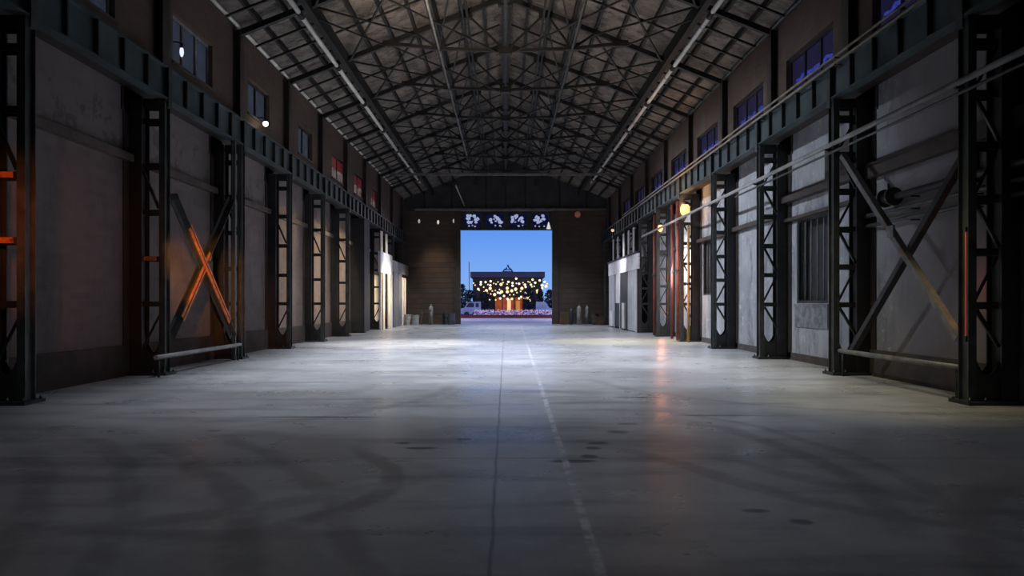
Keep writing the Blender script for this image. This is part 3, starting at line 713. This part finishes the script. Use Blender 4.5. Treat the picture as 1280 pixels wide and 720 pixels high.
# ------------------------------------------------------------------ dim things at the foot of the end wall
def drum(lab, x, y, r, h, m):
    tag(MB().lathe([(r,0),(r,.02),(r*.97,.04),(r*.97,h*.32),(r,h*.34),(r*.97,h*.36),(r*.97,h*.65),(r,h*.67),(r*.97,h*.69),(r*.97,h-.04),(r,h-.02),(r,h),(r*.92,h),(r*.92,h-.02)], (x,y,0), 20).build('drum', m), lab, 'drum', 'drums by the end wall')
drum('pale drum at the left corner of the end wall', -7.55, 55.6, .28, .82, M['cyl']); drum('second pale drum beside the left corner drum', -6.93, 55.4, .27, .78, M['cyl'])
drum('dark drum left of the doorway', -4.75, 58.2, .3, .9, M['drum']); drum('dark drum closest to the left door jamb', -4.3, 57.2, .3, .9, M['drum'])
drum('dark drum in the right corner by the end wall', 7.1, 57.5, .3, .9, M['drum'])
def cylinder(lab, x, y, h, r, m):
    tag(MB().lathe([(r,0),(r,h*.8),(r*.9,h*.86),(r*.55,h*.92),(r*.25,h*.94),(r*.25,h*.97),(r*.42,h*.97),(r*.42,h)], (x,y,0), 16).build('gas_cylinder', m), lab, 'gas cylinder', 'upright cylinders by the end wall')
cylinder('grey upright cylinder left of the doorway by the end wall', -5.95, 57.4, 1.62, .17, M['cyl'])
cylinder('tall pale upright cylinder right of the doorway', 5.85, 57.3, 1.6, .19, M['cyl']); cylinder('shorter pale cylinder beside the tall one right of doorway', 5.25, 57.5, 1.35, .15, M['drum']); cylinder('lone grey upright cylinder further right of the doorway', 6.55, 57.9, 1.55, .15, M['cyl'])
def crate(lab, x, y, w, d, h):
    t = thing('crate', lab, 'crate', (x,y,0), 0, 'crates by the end wall')
    b = MB(); nsl = 5
    for q in range(nsl):
        z0 = h*q/nsl+.01; b.box(-w/2,w/2,-d/2,-d/2+.02,z0,z0+h/nsl-.02).box(-w/2,w/2,d/2-.02,d/2,z0,z0+h/nsl-.02).box(-w/2,-w/2+.02,-d/2,d/2,z0,z0+h/nsl-.02).box(w/2-.02,w/2,-d/2,d/2,z0,z0+h/nsl-.02)
    b.build('slats', M['timber'], t); MB().box(-w/2-.02,w/2+.02,-d/2-.02,d/2+.02,h,h+.03).build('lid', M['timber'], t)
    c = MB()
    for a in (-1,1):
        for e_ in (-1,1): c.box(a*w/2-.03,a*w/2+.03,e_*(d/2)-.03,e_*(d/2)+.03,0,h)
    c.build('corner_posts', M['timber'], t)
crate('dark slatted crate between the drums left of the doorway', -5.4, 57.9, .6, .6, .75); crate('dark slatted crate just right of the doorway', 4.72, 57.9, .62, .6, 1.05); crate('low dark crate in front of the right end wall', 7.2, 56.2, .7, .6, .6)
t = thing('trestle', 'small wooden trestle frame at the left end of the end wall', 'trestle', (-6.3, 56.9, 0))
for a in (-.35, .35): MB().bar((a,-.2,0),(a*.8,0,1.1), .07,.07).build('leg', M['timber'], t); MB().bar((a,.2,0),(a*.8,0,1.1), .07,.07).build('leg', M['timber'], t)
MB().box(-.42,.42,-.05,.05,1.06,1.16).build('top', M['timber'], t)

# ------------------------------------------------------------------ outside
M['paving'] = mottled('pale_paving', (.36,.34,.38), (.48,.46,.5), .6, .6)
struct('ground', MB().box(-90, 90, YF+.6, 220, -.35, -.02), M['paving'], 'pale paving outside beyond the doorway', 'ground')
M['bld'] = mottled('dark_building', (.016,.011,.010), (.028,.020,.018), .6, .7); M['bldtop'] = mottled('dark_blue_fascia', (.02,.024,.06), (.03,.034,.075), .6, .6)
YD = 102.0; sc = YD/900.0
def ox(px): return (px-632)*sc
def oz(py): return 1.7 + (379-py)*sc
b = thing('hall_building', 'low dark flat-roofed building outside, framed by the doorway', 'building', (ox(634.5), YD, 0)); cx = ox(634.5)
W = 46.2*sc
MB().box(-W+.3, W-.3, 0, 9, 0, oz(346)).build('wall', M['bld'], b)
MB().box(-W, W, -.9, 9.5, oz(347), oz(340)).build('roof', M['bldtop'], b)
n = NT('red_lit_entrance'); n.color((.3,.05,.02)); x_, y_, z_ = n.xyz()
n.put(n.b.inputs['Emission Color'], n.mix(n.step(n.noise(1.2, 4, .6), .35, .65), (.42,.035,.012), (.62,.16,.02))); n.b.inputs['Emission Strength'].default_value = .36; M['entr'] = n.m
MB().box(ox(619)-cx, ox(653)-cx, -.12, 0, 0, oz(371)).build('lit_entrance', M['entr'], b)['label'] = 'red and amber lit entrance'
MB().box(ox(634)-cx, ox(638.5)-cx, -.18, -.12, .1, oz(374)).build('lit_door', emit('bright_door_glow', (1,.66,.34), .95), b)['label'] = 'bright lit doorway'
MB().box(ox(645)-cx, ox(650)-cx, -.18, -.12, .6, oz(376)).build('window', emit('amber_window_glow', (.85,.38,.06), .55), b)
MB().box(ox(617)-cx, ox(655)-cx, -.9, -.1, oz(371.5), oz(369.5)).build('canopy', M['bld'], b)
for px in (618, 628, 643, 654): MB().box(ox(px)-cx-.06, ox(px)-cx+.06, -.3, -.12, 0, oz(371)).build('post', M['bld'], b)
# crest of bent pipes on the roof
c = MB(); zz0 = oz(340)
c.tube([(-.62,-.5,zz0),(-.5,-.5,zz0+.28),(-.12,-.5,zz0+.5),(.02,-.5,zz0+.98)], .09, 8); c.tube([(.70,-.5,zz0),(.52,-.5,zz0+.32),(.2,-.5,zz0+.55),(.02,-.5,zz0+.98)], .09, 8); c.tube([(-.5,-.5,zz0+.28),(.5,-.5,zz0+.3)], .07, 8); c.box(-.75,.8,-.6,-.4,zz0,zz0+.1)
c.build('roof_crest', M['bldtop'], b)
MB().tube([(ox(586)-cx, 1, 0),(ox(586)-cx, 1, oz(327))], .05, 6).build('mast', M['bldtop'], b)
# festoon strings of globes in front of the building
M['bulb'] = emit('warm_globe', (1,.70,.36), 1.55); M['bulb2'] = emit('pale_globe', (1,.86,.62), 1.6)
random.seed(11)
rows = [(352, 592, 682, 13), (357, 596, 684, 13), (361, 600, 678, 13), (365, 604, 676, 13), (369, 608, 664, 11), (373, 604, 662, 9), (355, 594, 683, 14)]
blob = {}
for i, (py, x0, x1, nb) in enumerate(rows):
    y = YD-1.4-.35*i
    t = thing('festoon_string', 'string of warm globe lights before the dark building, %s row from the top' % ORD[i], 'festoon lights', (0, y, 0), 0, 'festoon strings outside')
    pts = []
    for q in range(nb):
        px = x0 + (x1-x0)*(q+random.uniform(-.25,.25))/(nb-1); zz = oz(py + random.uniform(-2.6,2.6) - 3*math.cos((q/(nb-1)-.5)*PI) + 2)
        pts.append((ox(px)*y/YD, 0, zz))
    MB().tube([(p[0], p[1], p[2]+.16) for p in pts], .015, 5).build('cable', M['bld'], t)
    for p in pts:
        key = random.choice(['s','m','l']) if 0 < i < 5 else random.choice(['s','m'])
        if key not in blob:
            r = {'s':.10,'m':.16,'l':.215}[key]
            o = MB().ball((0,0,0), r, 10, 6).build('bulb', M['bulb'] if key != 'm' else M['bulb2'], t); blob[key] = o
        else: o = blob[key].copy(); COL.objects.link(o); o.parent = t
        o.location = p
# trees and dark shrubs either side
M['leaf'] = mottled('dusk_leaves', (.012,.016,.022), (.03,.036,.045), 2, .7); M['bark'] = mottled('dusk_bark', (.02,.017,.015), (.035,.03,.026), 2, .8)
def tree(lab, px, y, h, w):
    s_ = y/900; t = thing('tree', lab, 'tree', ((px-632)*s_, y, 0), 0, 'dusk trees outside')
    MB().tube([(0,0,0),(.05,0,h*.3),(-.03,0,h*.6)], .10, 8).build('trunk', M['bark'], t)
    m = MB()
    for q in range(420):
        u = random.random(); zc = h*(.25+.75*u); rad = w*(math.sin(PI*(.15+.8*u))**.7)*random.uniform(.3,1); an = random.uniform(0, 2*PI)
        c_ = Vector((rad*math.cos(an), rad*math.sin(an), zc)); a_ = Vector((random.uniform(-1,1),random.uniform(-1,1),random.uniform(-1,1))).normalized()*.16; b_ = a_.cross(Vector((random.uniform(-1,1),random.uniform(-1,1),random.uniform(-1,1)))).normalized()*.12
        m.add([c_-a_, c_-b_, c_+a_, c_+b_], [(0,1,2,3)])
    m.build('crown', M['leaf'], t)
tree('tall dark tree at the left edge of the doorway view', 577.5, 92, 4.1, .75); tree('rounder dark tree left of the lit building', 588, 96, 3.4, 1.0); tree('dark tree before the left part of the lit building', 606, 97, 3.2, 1.0)
tree('dark tree before the right part of the lit building', 661, 97, 3.6, 1.0); tree('slim dark tree between the right building end and jamb', 675, 95, 3.6, .55); tree('dark tree at the right edge of the doorway view', 687, 92, 3.4, .8)
# pale blue-white parked vans glimpsed left and right
M['van'] = mottled('pale_van', (.20,.25,.40), (.30,.35,.52), 1, .35); M['vanwin'] = mottled('dark_van_window', (.02,.025,.04), (.03,.035,.05), 1, .2)
def van(lab, px, y, L_, rot):
    s_ = y/900; t = thing('van', lab, 'van', ((px-632)*s_, y, 0), rot, 'pale vans outside')
    prof = [(-L_/2,.35),(-L_/2,1.0),(-L_/2+.55,1.15),(-L_/2+1.0,1.85),(L_/2-.05,1.9),(L_/2,.35)]
    MB().prism(prof, -.85, .85).build('body', M['van'], t)
    MB().prism([(-L_/2+.68,1.2),(-L_/2+1.06,1.75),(-L_/2+1.7,1.75),(-L_/2+1.7,1.2)], -.87, -.84).build('window', M['vanwin'], t); MB().box(-L_/2+1.9,L_/2-.3,-.87,-.84,1.2,1.72).build('window', M['vanwin'], t)
    for a in (-L_/2+.8, L_/2-.8):
        for e_ in (-.86,.66): MB().tube([(a,e_,.33),(a,e_+.2,.33)], .33, 14).build('wheel', M['vanwin'], t)
van('pale bluish van at the left of the doorway view', 588, 90, 2.6, .1); van('pale bluish van at the right of the doorway view', 681, 90, 2.2, PI-.1)
# long bed of pale pink blossoms with red kerb in front
M['bloss'] = mottled('pale_pink_blossom', (.72,.55,.72), (.9,.75,.88), 3, .7); M['redkerb'] = mottled('dark_red_kerb', (.06,.008,.02), (.10,.010,.025), 1, .5)
t = thing('flower_bed', 'long low bed of pale pink blossoms behind a dark red kerb outside', 'flower bed', (0, 84, 0))
m = MB(); s_ = 84/900
for q in range(900):
    px = random.uniform(592, 690); u = random.random(); zz = .30 + .62*u**1.3
    c_ = Vector(((px-632)*s_, random.uniform(-.5,.5), zz)); a_ = Vector((random.uniform(-1,1),random.uniform(-1,1),random.uniform(-1,1))).normalized()*.10; b_ = a_.cross(Vector((random.uniform(-1,1),random.uniform(-1,1),random.uniform(-1,1)))).normalized()*.09
    m.add([c_-a_, c_-b_, c_+a_, c_+b_], [(0,1,2,3)])
o = m.build('blossoms', M['bloss'], t); o['kind'] = 'stuff'
MB().box((574-632)*s_, (691-632)*s_, -.75, -.6, 0, .34).build('kerb', M['redkerb'], t)
MB().box((574-632)*s_, (691-632)*s_, -.6, .6, 0, .3).build('soil', M['bark'], t)

# ------------------------------------------------------------------ sky
w = bpy.data.worlds.new('dusk_sky'); S.world = w; w.use_nodes = True; nt = w.node_tree
bg = nt.nodes['Background']; tc = nt.nodes.new('ShaderNodeTexCoord'); sep = nt.nodes.new('ShaderNodeSeparateXYZ'); cr_ = nt.nodes.new('ShaderNodeValToRGB')
nt.links.new(tc.outputs['Generated'], sep.inputs[0]); nt.links.new(sep.outputs[2], cr_.inputs[0]); nt.links.new(cr_.outputs[0], bg.inputs[0])
e = cr_.color_ramp.elements; e[0].position = 0; e[0].color = (.26,.47,.92,1); e[1].position = .35; e[1].color = (.06,.16,.55,1)
k = cr_.color_ramp.elements.new(.10); k.color = (.115,.315,.87,1)
bg.inputs[1].default_value = 1.0

# ------------------------------------------------------------------ unseen lamps of the hall, with added fill lights
def spot(loc, aim, power, ang, blend, col, r=.25):
    d = bpy.data.lights.new('unseen_spot', 'SPOT'); d.energy = power; d.spot_size = math.radians(ang); d.spot_blend = blend; d.color = col; d.shadow_soft_size = r
    o = bpy.data.objects.new('unseen_spot', d); COL.objects.link(o); o.location = loc
    o.rotation_euler = (Vector(aim)-Vector(loc)).to_track_quat('-Z','Y').to_euler()
def point(loc, power, col, r=.1):
    d = bpy.data.lights.new('unseen_point', 'POINT'); d.energy = power; d.color = col; d.shadow_soft_size = r
    o = bpy.data.objects.new('unseen_point', d); COL.objects.link(o); o.location = loc
def strip(loc, aim, power, col, w, h):
    d = bpy.data.lights.new('unseen_strip', 'AREA'); d.energy = power; d.color = col; d.shape = 'RECTANGLE'; d.size = w; d.size_y = h
    o = bpy.data.objects.new('unseen_strip', d); COL.objects.link(o); o.location = loc
    o.rotation_euler = (Vector(aim)-Vector(loc)).to_track_quat('-Z','Y').to_euler()
COOL = (.83,.89,1.0)
for y, p, a in ((9.0, 950, 84), (13.5, 3800, 64), (17.5, 9500, 62), (22, 12500, 64), (27, 9500, 70), (32, 4200, 90), (38, 4000, 90), (45, 4200, 96), (52, 6200, 96)):  # nearest pair is unseen fill added for the foreground
    for q in (-1, 1): spot((q*3.2, y, 10.7), (q*3.0, y+1, 0), p*(.76 if q < 0 else .60), a, .9, COOL)
spot((-4, 29, 10.6), (-4.2, 30.5, 0), 9500, 48, .9, (1,.98,.94))
spot((5, 31, 10.4), (5.2, 32, 0), 6500, 46, .9, (1,.86,.42))
for y in (12.5, 16.5, 20.5): spot((6.6, y, 6.3), (6.7, y+.2, 0), 520, 56, .9, (1,.84,.34))
for y, p in ((21, 2600), (26, 4200), (31, 5200), (36, 5200)):  # unseen cool wash added to brighten the right wall
    spot((-4.5, y, 10.6), (8.9, y+.5, 2.4), p, 62, .8, (.80,.88,1.0))
# lamps tucked behind the far columns
for y, p in ((29.5, 26), (34.5, 60), (39.4, 60)): strip((-8.3, y, 3.2), (-8.9, y, 3.1), p, (1,.74,.46), 2.6, 4.6)
strip((-7.2, 47.4, 2.6), (-8.6, 47.4, 2.2), 130, (1,.84,.62), 3.2, 3.0)
strip((-7.0, 55.6, 2.6), (-8.6, 55.6, 2.0), 60, (1,.74,.55), 2.2, 2.6)
spot((-6.2, 56.0, 6.5), (-5.6, 58.8, 4.6), 160, 70, 1, (1,.66,.42))
strip((8.1, 33.6, 3.6), (8.62, 33.7, 3.5), 220, (.95,.95,1), 1.6, 2.2); strip((7.2, 31.3, 5.7), (8.0, 31.5, 6.9), 60, (1,.5,.18), .5, .5); strip((8.0, 37.4, 2.4), (7.9, 36.9, 2.4), 40, (1,.32,.14), .3, 3)
strip((7.3, 31.0, 2.6), (7.9, 32.0, 2.6), 24, (1,.34,.12), .3, 3)
point((6.6, 46.5, 3.0), 12, (.92,.9,1), .2)
spot((-6.4, 14.6, 3.4), (-8.1, 19.0, 2.5), 1300, 30, .9, (1,.36,.07), .08)       # orange glow on the brace
spot((-6.9, 9.6, 3.2), (-8.4, 12.2, 2.9), 200, 60, .9, (1,.22,.05), .08)
point((8.3, 12.75, 2.0), 1.8, (1,.06,.03), .05)
for x_ in (-9, 9): point((x_, 76, 7), 2600, (1,.86,.9), .4)  # unseen lights added to brighten the paving outside
spot((-2.0, 20.5, 7.5), (-1.0, 24, 13), 1500, 110, 1, (1,.80,.62))  # unseen warm uplight added to brighten the roof centre
spot((-3.6, 46.6, 5.6), (-7.9, 47.5, 4.35), 900, 46, .9, (1,.97,.93))  # unseen spot added to whiten the left box sign
spot((4.6, 45.0, 5.2), (7.6, 46.6, 4.2), 800, 60, .9, (1,.95,1))  # unseen spot added to brighten the right fascia
spot((-8.1, 38.4, 6.4), (-8.9, 38.5, 5.4), 60, 60, 1, (1,.45,.12))
strip((6.9, 32.6, 3.6), (7.95, 33.4, 3.4), 45, (1,.70,.55), .4, 3)  # unseen strip added to make the red pipes glow
